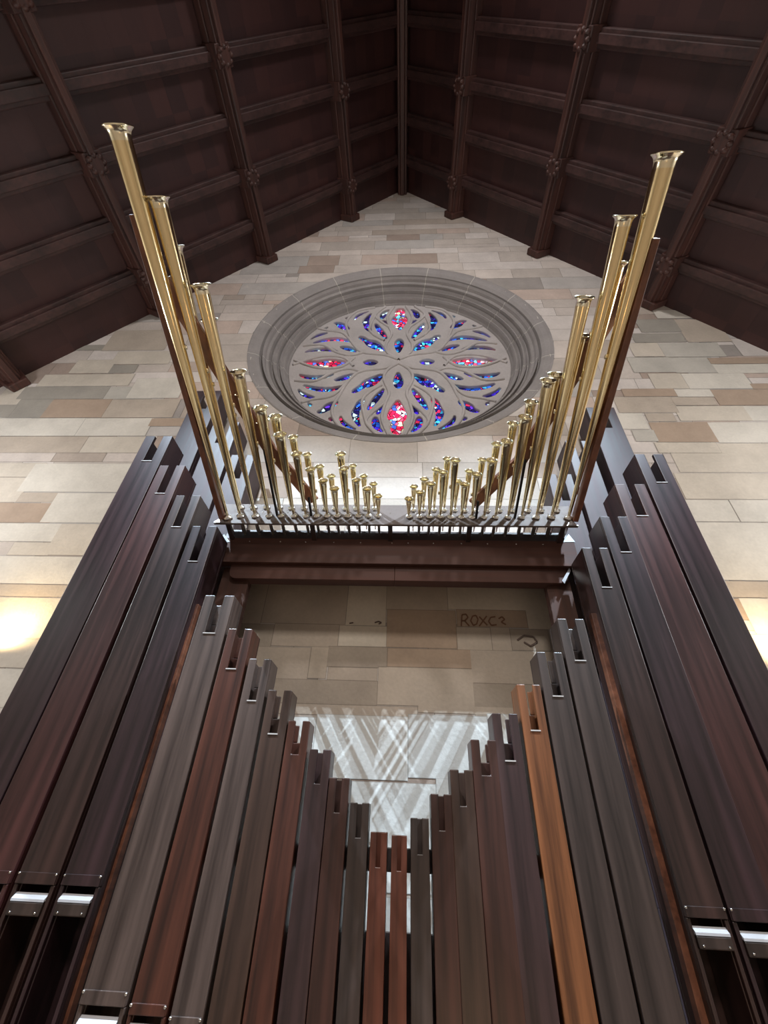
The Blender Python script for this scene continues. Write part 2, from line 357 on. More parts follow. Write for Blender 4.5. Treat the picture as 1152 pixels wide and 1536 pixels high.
LR = {
 1:[(572,398),(585,420),(597,450),(590,475),(572,487),(555,475),(547,450),(558,420)],
 2:[(570,537),(592,570),(614,610),(610,643),(590,654),(598,685),(588,712),(568,722),(545,712),(533,685),(545,654),(522,643),(518,610),(545,570)],
 3:[(672,370),(700,358),(730,358),(755,368),(730,380),(700,382)],
 4:[(835,372),(880,362),(940,356),(1000,366),(1050,362),(1088,374),(1050,387),(1000,382),(950,395),(880,388)],
 5:[(638,408),(690,420),(740,440),(765,470),(800,490),(800,506),(770,500),(745,480),(700,475),(665,450)],
 6:[(635,480),(660,500),(690,530),(712,570),(718,598),(695,580),(665,545),(645,515)],
 7:[(732,528),(770,550),(785,585),(800,605),(785,645),(745,688),(762,640),(762,600),(745,570)],
 8:[(640,568),(660,590),(672,616),(655,613),(643,598)],
 9:[(672,626),(690,642),(685,678),(655,700),(628,708),(650,685),(655,650)],
 10:[(856,618),(858,645),(836,672),(800,695),(765,700),(800,678),(830,655),(846,640)],
 11:[(866,548),(910,552),(945,570),(955,588),(982,600),(975,610),(945,606),(915,593),(890,575)],
 12:[(790,405),(830,412),(870,422),(905,440),(860,442),(825,432)],
 13:[(828,464),(880,472),(930,478),(1000,472),(1074,456),(1020,485),(950,497),(900,493),(860,480)],
 14:[(890,404),(940,413),(1000,416),(1060,410),(1090,403),(1060,425),(1000,432),(940,428)],
 15:[(1092,478),(1085,502),(1055,520),(1020,530),(990,528),(1030,512),(1065,498)],
 16:[(900,630),(930,645),(902,660)],
 17:[(1010,560),(1048,558),(1026,580)]}
ctr = pix((X0, YG, ZC))
holes = []
def smooth(P, it=2):
    for _ in range(it):
        Q = []
        for i in range(len(P)):
            a, b = P[i], P[(i+1) % len(P)]
            Q += [(a[0]*.75+b[0]*.25, a[1]*.75+b[1]*.25), (a[0]*.25+b[0]*.75, a[1]*.25+b[1]*.75)]
        P = Q
    return P
for k, pts in LR.items():
    loc = []
    for x, y in pts:
        P = at(430+x/3.388, 440+y/3.388, YG); loc.append((P.x-X0, P.z-ZC))
    if k <= 2:
        mid = sum(p[0] for p in loc)/len(loc); loc = [(p[0]-mid, p[1]) for p in loc]; sy = [(1,1),(1,-1)]
    elif k <= 4:
        mid = sum(p[1] for p in loc)/len(loc); loc = [(p[0], (p[1]-mid)*1.15) for p in loc]; sy = [(1,1),(-1,1)]
    else: sy = [(1,1),(-1,1),(1,-1),(-1,-1)]
    for a, b in sy:
        P = [(p[0]*a, p[1]*b) for p in loc]
        P = [((x*min(1, 1.31/max(1e-6, math.hypot(x, y)))), y*min(1, 1.31/max(1e-6, math.hypot(x, y)))) for x, y in P]
        holes.append((k, smooth(P)))
def grow(P, d):
    cx = sum(p[0] for p in P)/len(P); cy = sum(p[1] for p in P)/len(P); out = []
    n = len(P); area = sum(P[i][0]*P[(i+1)%n][1]-P[(i+1)%n][0]*P[i][1] for i in range(n)); s = 1 if area > 0 else -1
    for i in range(n):
        a, b = P[i-1], P[(i+1) % n]; tx, ty = b[0]-a[0], b[1]-a[1]; L = math.hypot(tx, ty) or 1
        out.append((P[i][0]+s*ty/L*d, P[i][1]-s*tx/L*d))
    return out
def plate(name, R0, hs, y0, y1, bev, mat, parent):
    cu = bpy.data.curves.new(name, 'CURVE'); cu.dimensions = '2D'; cu.fill_mode = 'BOTH'
    cu.extrude = (y1-y0)/2-bev; cu.bevel_depth = bev; cu.bevel_resolution = 1; cu.offset = 0
    def spl(P):
        s = cu.splines.new('POLY'); s.points.add(len(P)-1); s.use_cyclic_u = True
        for q, p in zip(s.points, P): q.co = (p[0], p[1], 0, 1)
    spl([(R0*math.cos(2*math.pi*i/128), R0*math.sin(2*math.pi*i/128)) for i in range(128)])
    for h in hs: spl(h)
    o = bpy.data.objects.new(name+'_curve', cu); C.objects.link(o); bpy.context.view_layer.update()
    me = bpy.data.meshes.new_from_object(o.evaluated_get(bpy.context.evaluated_depsgraph_get())); bpy.data.objects.remove(o)
    me.transform(Matrix.Translation((0, (y0+y1)/2-YW, 0)) @ Matrix.Rotation(math.pi/2, 4, 'X'))
    me.materials.clear(); me.materials.append(mat); ob = bpy.data.objects.new(name, me); C.objects.link(ob); ob.parent = parent
    me.polygons.foreach_set('use_smooth', [True]*len(me.polygons)); me.set_sharp_from_angle(angle=math.radians(40))
    return ob
plate('tracery', RG, [grow(P, .020) for k, P in holes], 3.188, 3.236, .012, M_trac, win)
mb = MB()
for k, P in holes:
    Q = grow(P, .03); mb.prism([(X0+x, 3.232, ZC+y_) for x, y_ in Q], (0,.008,0), 1 if k in (2, 4) else 0)
mb.build('stained_glass', [M_blue, M_red], win)
# moulded ribs of the tracery: raised roll mouldings between the lights
mb = MB()
def roll(P, r):
    n = len(P); ns = 8; ring = []
    for i in range(n):
        p = Vector((X0+P[i][0], 3.188, ZC+P[i][1])); a = P[max(0,i-1)]; b = P[min(n-1,i+1)]; t = Vector((b[0]-a[0],0,b[1]-a[1])).normalized(); s = Vector((-t.z,0,t.x))
        base = len(mb.v)
        for j in range(ns):
            an = math.pi*2*j/ns; mb.v.append(p+s*(math.cos(an)*r)+Vector((0,math.sin(an)*r*1.2,0)))
        ring.append(base)
    for a, b in zip(ring, ring[1:]):
        for j in range(ns):
            j2 = (j+1) % ns; mb.f.append([a+j,a+j2,b+j2,b+j]); mb.c.append((1,1,1)); mb.m.append(0)
def catm(P, n=8):
    Q = []
    for i in range(len(P)-1):
        p0 = P[max(0,i-1)]; p1 = P[i]; p2 = P[i+1]; p3 = P[min(len(P)-1,i+2)]
        for k in range(n):
            t = k/n; Q.append(tuple(.5*((2*p1[j])+(-p0[j]+p2[j])*t+(2*p0[j]-5*p1[j]+4*p2[j]-p3[j])*t*t+(-p0[j]+3*p1[j]-3*p2[j]+p3[j])*t**3) for j in (0,1)))
    return Q+[P[-1]]
RIB = [[(572,362),(625,395),(640,440),(610,510),(625,560),(640,640),(600,728)],
       [(572,362),(640,385),(760,400),(820,445),(860,510),(900,600),(850,690),(735,728)],
       [(625,560),(690,610),(720,660),(660,728)],[(650,470),(710,505),(745,545),(738,600),(720,660)],
       [(760,400),(820,385),(900,400),(1000,445),(1105,440)],[(820,445),(900,520),(1000,540),(1075,560)],
       [(800,372),(860,324),(980,320),(1118,358)]]
for L in RIB:
    pts = []
    for x, y in L:
        P = at(430+x/3.388, 440+y/3.388, YG); q = (P.x-X0, P.z-ZC); h = math.hypot(*q); s = min(1, 1.36/max(h,1e-6)); pts.append((q[0]*s, q[1]*s))
    sm = catm(pts)
    for a, b in ((1,1),(-1,1),(1,-1),(-1,-1)): roll([(p[0]*a, p[1]*b) for p in sm], .019)
mb.build('rib_moulding', M_trac, win, 60)
# ------------------------------------------------------------------ roof
HX = 5.0; YB = -7.5
mb = MB()
for s in (-1, 1):
    A = Vector((X0, 0, ZP)); B = Vector((X0+s*HX, 0, ZP-SL*HX)); n = Vector((s*SL,0,1)).normalized()*.12
    mb.hexa([(A.x,YB,A.z),(A.x,YW+.4,A.z),(A.x+0,YW+.4,A.z+.2),(A.x,YB,A.z+.2),(B.x,YB,B.z),(B.x,YW+.4,B.z),(B.x+n.x,YW+.4,B.z+n.z),(B.x+n.x,YB,B.z+n.z)])
struct(mb.build('ceiling', M_ceil))
SD = [.96, 2.09, 3.21, 4.34]
ribY = [2.36-.548*i for i in range(0, 12)]
num = ['first', 'second', 'third', 'fourth', 'fifth']
def slopepoint(s, d, off=0): return Vector((X0+s*d, 0, ZP-SL*d)) - Vector((s*SL,0,1)).normalized()*off
mb = MB(); 
t = thing('ridge_beam', 'dark ridge beam running along the peak of the wooden roof', 'roof beam', (X0, YW, ZP))
mb = MB(); mb.prism([(X0-.10,YB,ZP-.06),(X0-.075,YB,ZP-.26),(X0+.075,YB,ZP-.26),(X0+.10,YB,ZP-.06)], (0,YW-YB-.0,0)); mb.build('beam', W['roofbeam'], t, bevel=.012)
mb = MB(); mb.prism([(X0-.045,YB,ZP-.26),(X0-.03,YB,ZP-.30),(X0+.03,YB,ZP-.30),(X0+.045,YB,ZP-.26)], (0,YW-YB-.01,0)); mb.build('moulding', W['roofbeam'], t, bevel=.008)
def purlin(s, i, d):
    side = 'left' if s < 0 else 'right'
    P = slopepoint(s, d); n = -Vector((s*SL,0,1)).normalized(); a = Vector((1,0,-s*SL)).normalized()
    t = thing('roof_purlin', f'dark moulded roof purlin on the {side} slope, {num[i]} down from the ridge', 'roof beam', (P.x, YW, P.z), 'moulded purlins along the roof')
    def cs(w, h0, h1, y0=YB, y1=YW-.002, k=.8):
        mb.prism([P+a*(-w/2)+n*h0+Vector((0,y0,0)), P+a*(w/2)+n*h0+Vector((0,y0,0)), P+a*(w/2*k)+n*h1+Vector((0,y0,0)), P+a*(-w/2*k)+n*h1+Vector((0,y0,0))], (0,y1-y0,0))
    mb = MB(); cs(.20,0,.10,k=.92); cs(.15,.10,.19); mb.build('beam', W['roofbeam'], t, bevel=.008)
    mb = MB(); cs(.075,.19,.225); mb.build('moulding', W['roofbeam'], t, bevel=.008)
    mb = MB(); cs(.25,0,.24,YW-.09,YW-.003); mb.build('wall_pad', W['roofbeam'], t, bevel=.012)
    for j, y in enumerate(ribY):
        if j % 2 == (1 if i % 2 else 0) and y > -1.2:
            mb = MB()
            cs(.24,.0,.20,y-.10,y+.10); cs(.17,.20,.235,y-.07,y+.07,k=.7)
            for q in range(8):
                an = q*math.pi/4; c0 = P+n*.222+a*(math.cos(an)*.075)+Vector((0,y+math.sin(an)*.07,0)); mb.lathe(c0, n, [(-.03,.030),(0,.030),(.02,.018),(.026,.006)], 8)
            mb.build('carved_boss', W['roofbeam'], t, bevel=.01)
for s in (-1, 1):
    for i, d in enumerate(SD): purlin(s, i, d)
for s in (-1, 1):
    side = 'left' if s < 0 else 'right'
    for j, y in enumerate(ribY[:8]):
        ordn = ['nearest the gable wall'] + [f'{w} from the gable wall' for w in ('second','third','fourth','fifth','sixth','seventh','eighth')]
        n = -Vector((s*SL,0,1)).normalized(); A = slopepoint(s, .05); B = slopepoint(s, HX-.02)
        t = thing('roof_rib', f'dark wooden cross rib on the {side} roof slope, {ordn[j]}', 'roof beam', (A.x, y, A.z), 'cross ribs between the roof purlins')
        mb = MB(); mb.bar(A+n*.035+Vector((0,y,0)), B+n*.035+Vector((0,y,0)), (0,1,0), .16, .07); mb.build('rib', W['roofrib'], t, bevel=.01)
        mb = MB(); mb.bar(A+n*.085+Vector((0,y,0)), B+n*.085+Vector((0,y,0)), (0,1,0), .085, .03); mb.build('moulding', W['roofrib'], t, bevel=.008)
# side walls, floor
ze = ZP-SL*HX
for nm, s in (('wall_left',-1),('wall_right',1)):
    mb = MB(); xw = X0+s*HX; mb.box((min(xw,xw+s*.3),YB,0),(max(xw,xw+s*.3),YW+.4,ze+.05)); struct(mb.build(nm, stone_mat('side_'+nm, False, (.50,.45,.38))))
mb = MB(); mb.box((-6.4,YB,-.1),(6.2,YW+.5,0)); struct(mb.build('floor', M_floor))
# ------------------------------------------------------------------ wooden pipes
def wood_pipe(xl, xr, ytop, Y, dep, zb, zm, mat, label, group, slot=.25, slide=True, backslot=.5, ledge=True, cap=None, slotw=.30):
    A = at(xl, ytop, Y); B = at(xr, ytop, Y); x0, x1 = A.x, B.x; zt = (A.z+B.z)/2; w = x1-x0; xm = (x0+x1)/2
    t = thing('wooden_organ_pipe', label, 'organ pipe', (xm, Y+dep/2, zb), group)
    th = w*.12; sw = w*slotw; Y1 = Y+dep; zc = zm+EZ          # zc = top of the cap board
    mo = .03+w*.22                                            # height of the mouth
    mb = MB()
    mb.prism([(x0,Y,zc-w*.23),(x0,Y,zt),(xm-sw/2,Y,zt),(xm-sw/2,Y,zt-slot),(xm+sw/2,Y,zt-slot),(xm+sw/2,Y,zt),(x1,Y,zt),(x1,Y,zc-w*.23)], (0,th,0))
    mb.box((x0,Y+th,zb+.14),(x0+th,Y1-th,zt)); mb.box((x1-th,Y+th,zb+.14),(x1,Y1-th,zt))
    bs = slot*backslot
    mb.box((x0,Y1-th,zb+.14),(x1,Y1,zt-bs)); mb.box((x0,Y1-th,zt-bs),(xm-sw*.7,Y1,zt)); mb.box((xm+sw*.7,Y1-th,zt-bs),(x1,Y1,zt))
    mb.box((x0+th,Y+th,zb+.14),(x1-th,Y1-th,zb+.17))
    zl = zc-w*.23-w*.15                                       # ledge under the mouth
    mb.box((x0,Y,zb+.14),(x0+th*.8,Y+th,zc-w*.23)); mb.box((x1-th*.8,Y,zb+.14),(x1,Y+th,zc-w*.23))
    mb.build('pipe_body', mat, t, bevel=.0035)
    if slide:
        mb = MB(); zs_ = zt-slot
        mb.box((xm-sw*.62,Y-.004,zs_-.004),(xm+sw*.62,Y+th,zs_+.001))
        mb.build('tuning_slide', [M_slide], t)
    if slide or ledge:
        mb = MB(); c = Y-.006
        mb.box((x0+.002,c,zc-w*.225),(x1-.002,Y-.0005,zc-.001)); mb.build('upper_lip', mat, t, bevel=.002)
        for sx in (x0+w*.04, x1-w*.04): screw((sx, Y-.006, zc-.006), (0,-1,0), .0045, t)
        mb = MB(); mb.prism([(x0+th*.8,Y-.008,zl-w*.10),(x0+th*.8,Y+th*.6,zl),(x0+th*.8,Y+th*.6,zl-.02),(x0+th*.8,Y-.008,zl-w*.10-.008)], (w-th*1.6,0,0)); mb.build('mouth_ledge', M_lip, t)
        mb = MB(); mb.box((x0+th*.8,Y-.008,zl-w*.10-w*.30),(x1-th*.8,Y+th,zl-w*.10-.009)); cp = mb.build('cap', cap or W['greyd'], t, bevel=.004)
        for sx in (x0+w*.2, x1-w*.2): screw((sx, Y-.008, zl-w*.10-w*.24), (0,-1,0), .004, t)
    mb = MB(); mb.lathe((xm,Y+dep/2,zb), (0,0,1), [(0,.012),(.02,.018),(.10,.03),(.14,.032)], 16); mb.build('foot', W['brown'], t, 50)
    return t
cols = ['outer','outer2','outer3','outer']
OL = [(219,259,654),(240,278,698),(264.5,301,743),(289,326,789)]
ORr = [(951.7,994.4,681),(922,967,726),(899.6,941,774.6),(873,911.7,821.5)]
on = ['tallest', 'second tallest', 'third tallest', 'shortest']
GB = 'large wooden bass pipes at both sides'
for i, (a, b, y) in enumerate(OL):
    wood_pipe(a, b, y, 2.22, .21, .78, -.187, W[cols[i]], f'wide dark wooden organ pipe, {on[i]} of the front four at left', GB, .26)
for i, (a, b, y) in enumerate(ORr):
    wood_pipe(a, b, y, 2.22, .21, .78, -.187, W[['outer','outer2','outer','outer3'][i]], f'wide dark wooden organ pipe, {on[i]} of the front four at right', GB, .26)
GR = 'wooden pipes of the rear row'
for (a, b, y), nm in zip([(296,333,586),(321,359.5,633),(347.5,382.5,682)], ['tallest','middle','shortest']):
    wood_pipe(a, b, y, 2.53, .24, .78, -.187, W['rear'], f'glossy wooden organ pipe behind the left brass trumpets, {nm} of three', GR, .26, slide=False, ledge=False)
for (a, b, y), nm in zip([(879,921,611),(847.5,884,661),(821,857,711)], ['tallest','middle','shortest']):
    wood_pipe(a, b, y, 2.53, .24, .78, -.187, W['rear'], f'glossy wooden organ pipe behind the right brass trumpets, {nm} of three', GR, .26, slide=False, ledge=False)
IN = [(308,352,893,'grey','grey-brown'),(343,379.5,943,'red','red-brown'),(374,407,988,'grey','grey-brown'),(403,438,1035,'brown','brown'),(433,465,1081,'red','red-brown'),
      (465,497,1124,'purple','plum-brown'),(494,524.5,1166.5,'redd','dark red-brown'),(525.7,554,1204,'greyd','dark grey-brown'),(556,581,1248,'centre','red-brown'),
      (587.5,610.5,1253,'centre','red-brown'),(616,643,1227,'greyd','dark grey-brown'),(646,677,1191,'redd','dark red-brown'),(675,709,1154.5,'brown','brown'),(706,744,1109.5,'redd','dark red-brown'),
      (738,776,1070,'purple','plum-brown'),(775,810,1026.5,'orange','bright orange-brown'),(805,843,978,'greyd','dark grey-brown'),(836,875.5,928,'greyd','dark grey-brown')]
places = ['leftmost of the front V-shaped row','second from the left of the front row','third from the left of the front row','fourth from the left of the front row','fifth from the left of the front row','sixth from the left of the front row',
 'seventh from the left of the front row','eighth from the left of the front row','left of the two short ones at the centre','right of the two short ones at the centre','eighth from the right of the front row','seventh from the right of the front row',
 'sixth from the right of the front row','fifth from the right of the front row','fourth from the right of the front row','third from the right of the front row','second from the right of the front row','rightmost of the front V-shaped row']
for i, (a, b, y, m, cn) in enumerate(IN):
    k = min(i, 17-i); w = (b-a)
    wood_pipe(a, b, y, 2.0, .145-.006*k, .78, -.447-.022*k, W[m], f'{cn} wooden organ pipe, {places[i]}', 'narrow wooden pipes of the V-shaped front row', (.20-.008*k if k < 4 else .15-.006*k), slide=(k <= 3), backslot=(.55 if k <= 4 else .0), slotw=.32 if k<5 else .24)
# thin side boards, rail, lower windchest
for px, y, sd in ((297.5,909,'left'),(888,923,'right')):
    A = at(px, y, 2.30); mb = MB(); mb.box((A.x-.014,2.27,.30),(A.x+.014,2.31,A.z))
    tag(mb.build('side_board', W['stay'], bevel=.002), f'thin reddish upright board between the front row and the {sd} bass pipes', 'board')
A = at(480, 1277, 2.16); B = at(690, 1305, 2.16)
mb = MB(); mb.box((-1.06,2.16,at(597,1309,2.16).z),(.90,2.185,at(597,1272,2.16).z)); tag(mb.build('pipe_rail', W['boot'], bevel=.003), 'dark horizontal rail behind the short centre pipes of the front row', 'rail')
wc = thing('main_windchest', 'long dark windchest at the foot of all the wooden pipes', 'windchest', (X0, 2.4, 0))
mb = MB(); mb.box((-2.5,1.93,.0),(2.3,2.83,.74)); mb.build('chest_body', W['boot'], wc, bevel=.01)
mb = MB(); mb.box((-2.52,1.91,.74),(2.32,2.84,.779)); mb.build('top_board', W['boot'], wc, bevel=.004)
mb = MB(); mb.box((-1.02,2.34,.78),(.86,2.37,at(597,1398,2.37).z)); mb.build('back_panel', W['boot'], wc)
# ------------------------------------------------------------------ trumpet chest
YF = 2.44
def zy(y, Y): return at(597, y, Y).z
u = Vector((0,-.9466,.3222)).normalized(); v = Vector((0,.3222,.9466)).normalized()
P0 = at(597, 787, 2.3)
tc_ = thing('trumpet_windchest', 'brown wooden windchest carrying the brass trumpets above the opening', 'windchest', (X0, YF, zy(846,YF)))
xa, xb = at(330,808,YF).x, at(862,815,YF).x
mb = MB(); mb.prism([(xa,YF,zy(846,YF)),(xa,YF,zy(809,YF)),(xa,YF+.02,zy(809,YF)),(xa,YF+.07,zy(809,YF)-.03),(xa,YF+.07,zy(846,YF))], (xb-xa,0,0)); mb.build('fascia', W['chest'], tc_, bevel=.004)
xc, xd = at(346,850,YF+.035).x, at(850,856,YF+.035).x
mb = MB(); r = .05; z0, z1 = zy(871,YF+.035), zy(846,YF)-.0005; pr = []
for an in range(0, 91, 15): pr.append((xc+r-r*math.cos(math.radians(an)), YF+.035, z0+r-r*math.sin(math.radians(an))))
for an in range(90, -1, -15): pr.append((xd-r+r*math.cos(math.radians(an)), YF+.035, z0+r-r*math.sin(math.radians(an))))
pr += [(xd,YF+.035,z1),(xc,YF+.035,z1)]
xm_ = at(592,860,YF+.035).x
pl = [q for q in pr if q[0] < xm_]; pl = pl[:7]+[(xm_-.0006,YF+.035,z0),(xm_-.0006,YF+.035,z1),(xc,YF+.035,z1)]
prr = [(xm_+.0006,YF+.035,z1),(xm_+.0006,YF+.035,z0)]+pr[7:14]+[(xd,YF+.035,z1)]
for q in (pl, prr): mb.prism(q, (0,.085,0))
mb.box((-1.205,YF+.072,zy(846,YF)+.09),(1.065,YF+.40,zy(846,YF)+.15))  # unseen slab added behind the chest to keep lamplight off the wall
mb.build('bottom_box_and_light_block', W['chest'], tc_, bevel=.003)
# toe board, square to the pipes, rises behind the fascia
T0 = Vector((0,YF+.012,zy(809,YF)-.002))
mb = MB()
pts = [Vector((xa+.02,0,0))+T0, Vector((xb-.02,0,0))+T0, Vector((xb-.02,0,0))+T0+v*.105, Vector((xa+.02,0,0))+T0+v*.105]
mb.prism(pts, -u*.05); mb.build('toe_board', W['boot'], tc_, bevel=.003)
for px in (375,421,459,501,541,588,612,650,692,731,774,814): 
    A = at(px, 809.5+ (px-330)*.010, YF-.001); screw((A.x, YF-.0005, A.z-.012), (0,-1,0), .0045, tc_)
for a, b, c, lx in ((327,336,345,1),(844,853,863,-1)):
    A = at(a,813,YF-.002); B = at(c,813,YF-.002); T = at(b,801,YF-.002)
    mb = MB(); mb.prism([A,B,T], (0,.004,0)); mb.build('gusset', M_bracket, tc_)
mb = MB(); mb.prism([at(854,852,YF+.02), at(843,871,YF+.02), at(847,875,YF+.02), at(856,856,YF+.02)], (0,.004,0)); mb.build('gusset', M_bracket, tc_)
for (a, b) in ((330,375),(816,852)):
    yy = 880; A = at(a, yy, YF+.12); B = at(b, yy, YF+.12)
    mb = MB(); xl_, xr_ = max(A.x, -1.225), min(B.x, 1.085)
    mb.box((xl_,YF+.075,.78),(xr_,YF+.135,zy(846,YF)+.0)); mb.build('leg', W['frame'], tc_, bevel=.004)
# struts from chest to the wall? rackboard
rb = thing('rackboard', 'lacquered rackboard holding the feet of the brass trumpets', 'rackboard', (X0, P0.y, P0.z))
A0, A1 = at(320,786,P0.y).x, at(868,791,P0.y).x; B0, B1 = -1.29, 1.12
V0 = Vector((0,P0.y,P0.z))
H = .232
mb = MB(); mb.prism([V0+Vector((A0,0,0)), V0+Vector((A1,0,0)), V0+Vector((A1-.015,0,0))+v*.06, V0+Vector((B1,0,0))+v*H, V0+Vector((B0,0,0))+v*H, V0+Vector((A0+.015,0,0))+v*.06], -u*.014)
mb.build('board', M_plate, rb, bevel=.002)
for cx, sx in ((A0+.0,1),(A1,-1)):
    mb = MB(); q = V0+Vector((cx,0,0))+u*.002; mb.prism([q, q+Vector((sx*.075,0,0)), q+Vector((sx*.032,0,0))+v*.055], u*.004); mb.build('corner_plate', M_bracket, rb)
for k in range(26):
    xs = -1.16+k*.088; screw(V0+Vector((xs,0,0))+v*(.215 if k % 2 else .13), u, .0035, rb)
for cx in (A0+.09, -.62, -.1, .42, A1-.09):                # posts from the chest carry the board
    mb = MB(); mb.bar(V0+Vector((cx,0,0))+v*.012-u*.0145, V0+Vector((cx,0,0))+v*.012-u*.18, (1,0,0), .03, .012); mb.build('post', W['boot'], rb)
# ------------------------------------------------------------------ trumpets
TR = [
(-1.202,.052,1.992,.0622,'F'),(-1.123,.076,1.756,.0540,'F'),(-1.021,.078,1.404,.0528,'F'),(-.925,.079,.976,.0459,'F'),(-.842,.080,.768,.0462,'F'),(-.755,.081,.600,.0420,'F'),
(-.673,.082,.472,.0369,'F'),(-.600,.083,.364,.0336,'F'),(-.528,.084,.280,.0320,'F'),(-.460,.085,.220,.0324,'F'),(-.387,.086,.368,.0334,'F'),(-.315,.087,.284,.0297,'F'),(-.247,.088,.220,.0323,'F'),(-.180,.089,.164,.0304,'F'),
(.022,.084,.148,.0304,'F'),(.093,.085,.196,.0300,'F'),(.160,.086,.260,.0317,'F'),(.233,.087,.344,.0311,'F'),(.301,.080,.432,.0345,'F'),(.372,.081,.260,.0316,'F'),(.442,.082,.332,.0331,'F'),(.522,.083,.428,.0365,'F'),
(.596,.084,.556,.0374,'F'),(.679,.086,.704,.0418,'F'),(.767,.087,.912,.0451,'F'),(.863,.088,1.316,.0487,'F'),(.962,.090,1.640,.0517,'F'),(1.069,.083,1.848,.0634,'F'),
(-1.156,.181,1.564,.0512,'B'),(-1.065,.182,1.224,.0486,'B'),(-.972,.184,.820,.0474,'B'),(-.882,.185,.644,.0451,'B'),(-.795,.178,.676,.0446,'B'),(-.706,.179,.540,.0355,'B'),(-.630,.171,.424,.0319,'B'),(-.559,.172,.336,.0325,'B'),(-.490,.173,.264,.0307,'B'),
(-.415,.174,.424,.0361,'B'),(-.343,.175,.340,.0280,'B'),(-.276,.176,.264,.0285,'B'),(-.213,.177,.204,.0288,'B'),
(.054,.164,.192,.0286,'B'),(.122,.165,.248,.0304,'B'),(.195,.165,.320,.0299,'B'),(.263,.166,.396,.0315,'B'),(.336,.167,.232,.0304,'B'),(.405,.160,.312,.0298,'B'),(.479,.161,.392,.0314,'B'),(.555,.162,.500,.0347,'B'),
(.636,.163,.632,.0377,'B'),(.719,.164,.764,.0423,'B'),(.826,.165,.920,.0462,'B'),(.913,.167,1.124,.0492,'B'),(1.015,.168,1.456,.0498,'B')]
ords = ['first','second','third','fourth','fifth','sixth','seventh','eighth','ninth','tenth','eleventh','twelfth','thirteenth','fourteenth']
cnt = {}
lr = {}
for T in TR: lr.setdefault((T[4], T[0] < -.08), []).append(T[0])
for x, vv, L, rbell, row in TR:
    left = x < -.08; lst = sorted(lr[(row, left)]); 
    k = lst.index(x) if left else len(lst)-1-lst.index(x)
    size = 'very long' if L > 1.3 else 'long' if L > .8 else 'medium' if L > .45 else 'short'
    sd = 'left' if left else 'right'; rw = 'lower' if row == 'F' else 'upper'
    lab = f'{size} polished brass trumpet pipe, {ords[k]} from the {sd} end of the {rw} row' if k else f'{size} polished brass trumpet pipe at the {sd} end of the {rw} row'
    B = V0+Vector((x,0,0))+v*vv
    t = thing('brass_trumpet_pipe', lab, 'organ pipe', B, 'brass trumpets projecting from the rackboard')
    rt = rbell*.70; r0 = .0062+.0018*L
    mb = MB(); mb.lathe(B, u, [(.012,r0),(L*.5,(r0+rt)/2*1.0),(L-rbell*.7,rt*.97),(L-rbell*.7,rt*.9),(L*.6,(r0+rt)/2*.95)], 28, cap1=True); mb.build('resonator', M_brass, t, 60)
    mb = MB(); e = rbell
    mb.lathe(B, u, [(L-e*.72,rt*.972),(L-e*.4,rt*1.0),(L-e*.2,rt*1.09),(L-e*.08,rt*1.24),(L-e*.01,e*.97),(L+e*.04,e),(L+e*.10,e*.975),(L+e*.10,e*.93),(L+e*.04,e*.88),(L-e*.08,rt*1.12),(L-e*.3,rt*.96),(L-e*.7,rt*.9)], 28, cap0=False, cap1=False); mb.build('bell', M_brass_pale, t, 60)
    mb = MB(); rf = .0205+.003*L
    mb.lathe(B, u, [(-.004,rf*.75),(.004,rf),(.012,rf*1.05),(.018,rf*.8),(.024,r0*1.15),(.03,r0*1.05)], 20); mb.build('ferrule', M_tin, t, 50)
    mb = MB(); rbt = .0095+.004*L; 
    mb.lathe(B-u*.016, -u, [(0,rbt),(.10,rbt*.95),(.13,rbt*.55),(.155,rbt*.5)], 16); mb.build('boot', M_tin, t, 50)
    if L > .3:
        s_ = 1 if left else -1; f = .56; q = B+u*(L*f)+Vector((s_*(r0+(rt-r0)*f+.004),0,0))+v*.0
        mb = MB(); mb.lathe(q-u*.012, u, [(0,.004),(.002,.006),(.022,.006),(.024,.004)], 10); mb.build('tuning_scroll', M_brass_pale, t, 50)
# supports of the long trumpets
def along(bx, by, ty):
    d = ray(bx, by); B = EYE+d*((V0-EYE).dot(u)/d.dot(u)); best = None
    for i in range(1, 600):
        q = pix(B+u*(i*.004))
        e = abs(q[1]-ty)
        if best is None or e < best[0]: best = (e, i*.004)
    return B, best[1]
for sd, st, sty, by1, rods, s_ in (('left',(334,777),322,420,[((416,773),673),((467,773),746)],-1), ('right',(862,780),357,413,[((772,777),690),((714,777),751)],1)):
    B, L = along(*st, sty); t = thing('trumpet_stay', f'reddish wooden stay and rack beam carrying the long brass trumpets on the {sd}', 'support', B)
    mb = MB(); mb.bar(B-u*.0, B+u*L, (1,0,0), .034, .045); mb.build('stay', W['stay'], t, bevel=.003)
    _, L1 = along(*st, by1); Ptop = B+u*L1
    pr2 = []
    for bp, ty in rods:
        Br, Lr = along(*bp, ty); pr2.append((Br, Lr))
        mb = MB(); mb.bar(Br, Br+u*Lr, (1,0,0), .014, .014); mb.build('rod', M_rod, t)
    def lift(P, h):
        y0 = pix(P)[1]; best = min((abs(pix(P+v*h-u*(k*.004))[1]-y0), k) for k in range(0, 200)); return P+v*h-u*(best[1]*.004)
    Q1 = lift(pr2[0][0]+u*pr2[0][1], .10); Q2 = lift(pr2[1][0]+u*pr2[1][1], .06); Ptop = lift(Ptop, .09)
    mb = MB(); e1 = (Q1-Ptop).normalized(); mb.bar(Ptop, Q1, v, .025, .085); e2 = (Q2-Q1).normalized(); mb.bar(Q1, Q2+e2*.03, v, .025, .075)
    mb.build('rack_beam', W['stay'], t, bevel=.002)
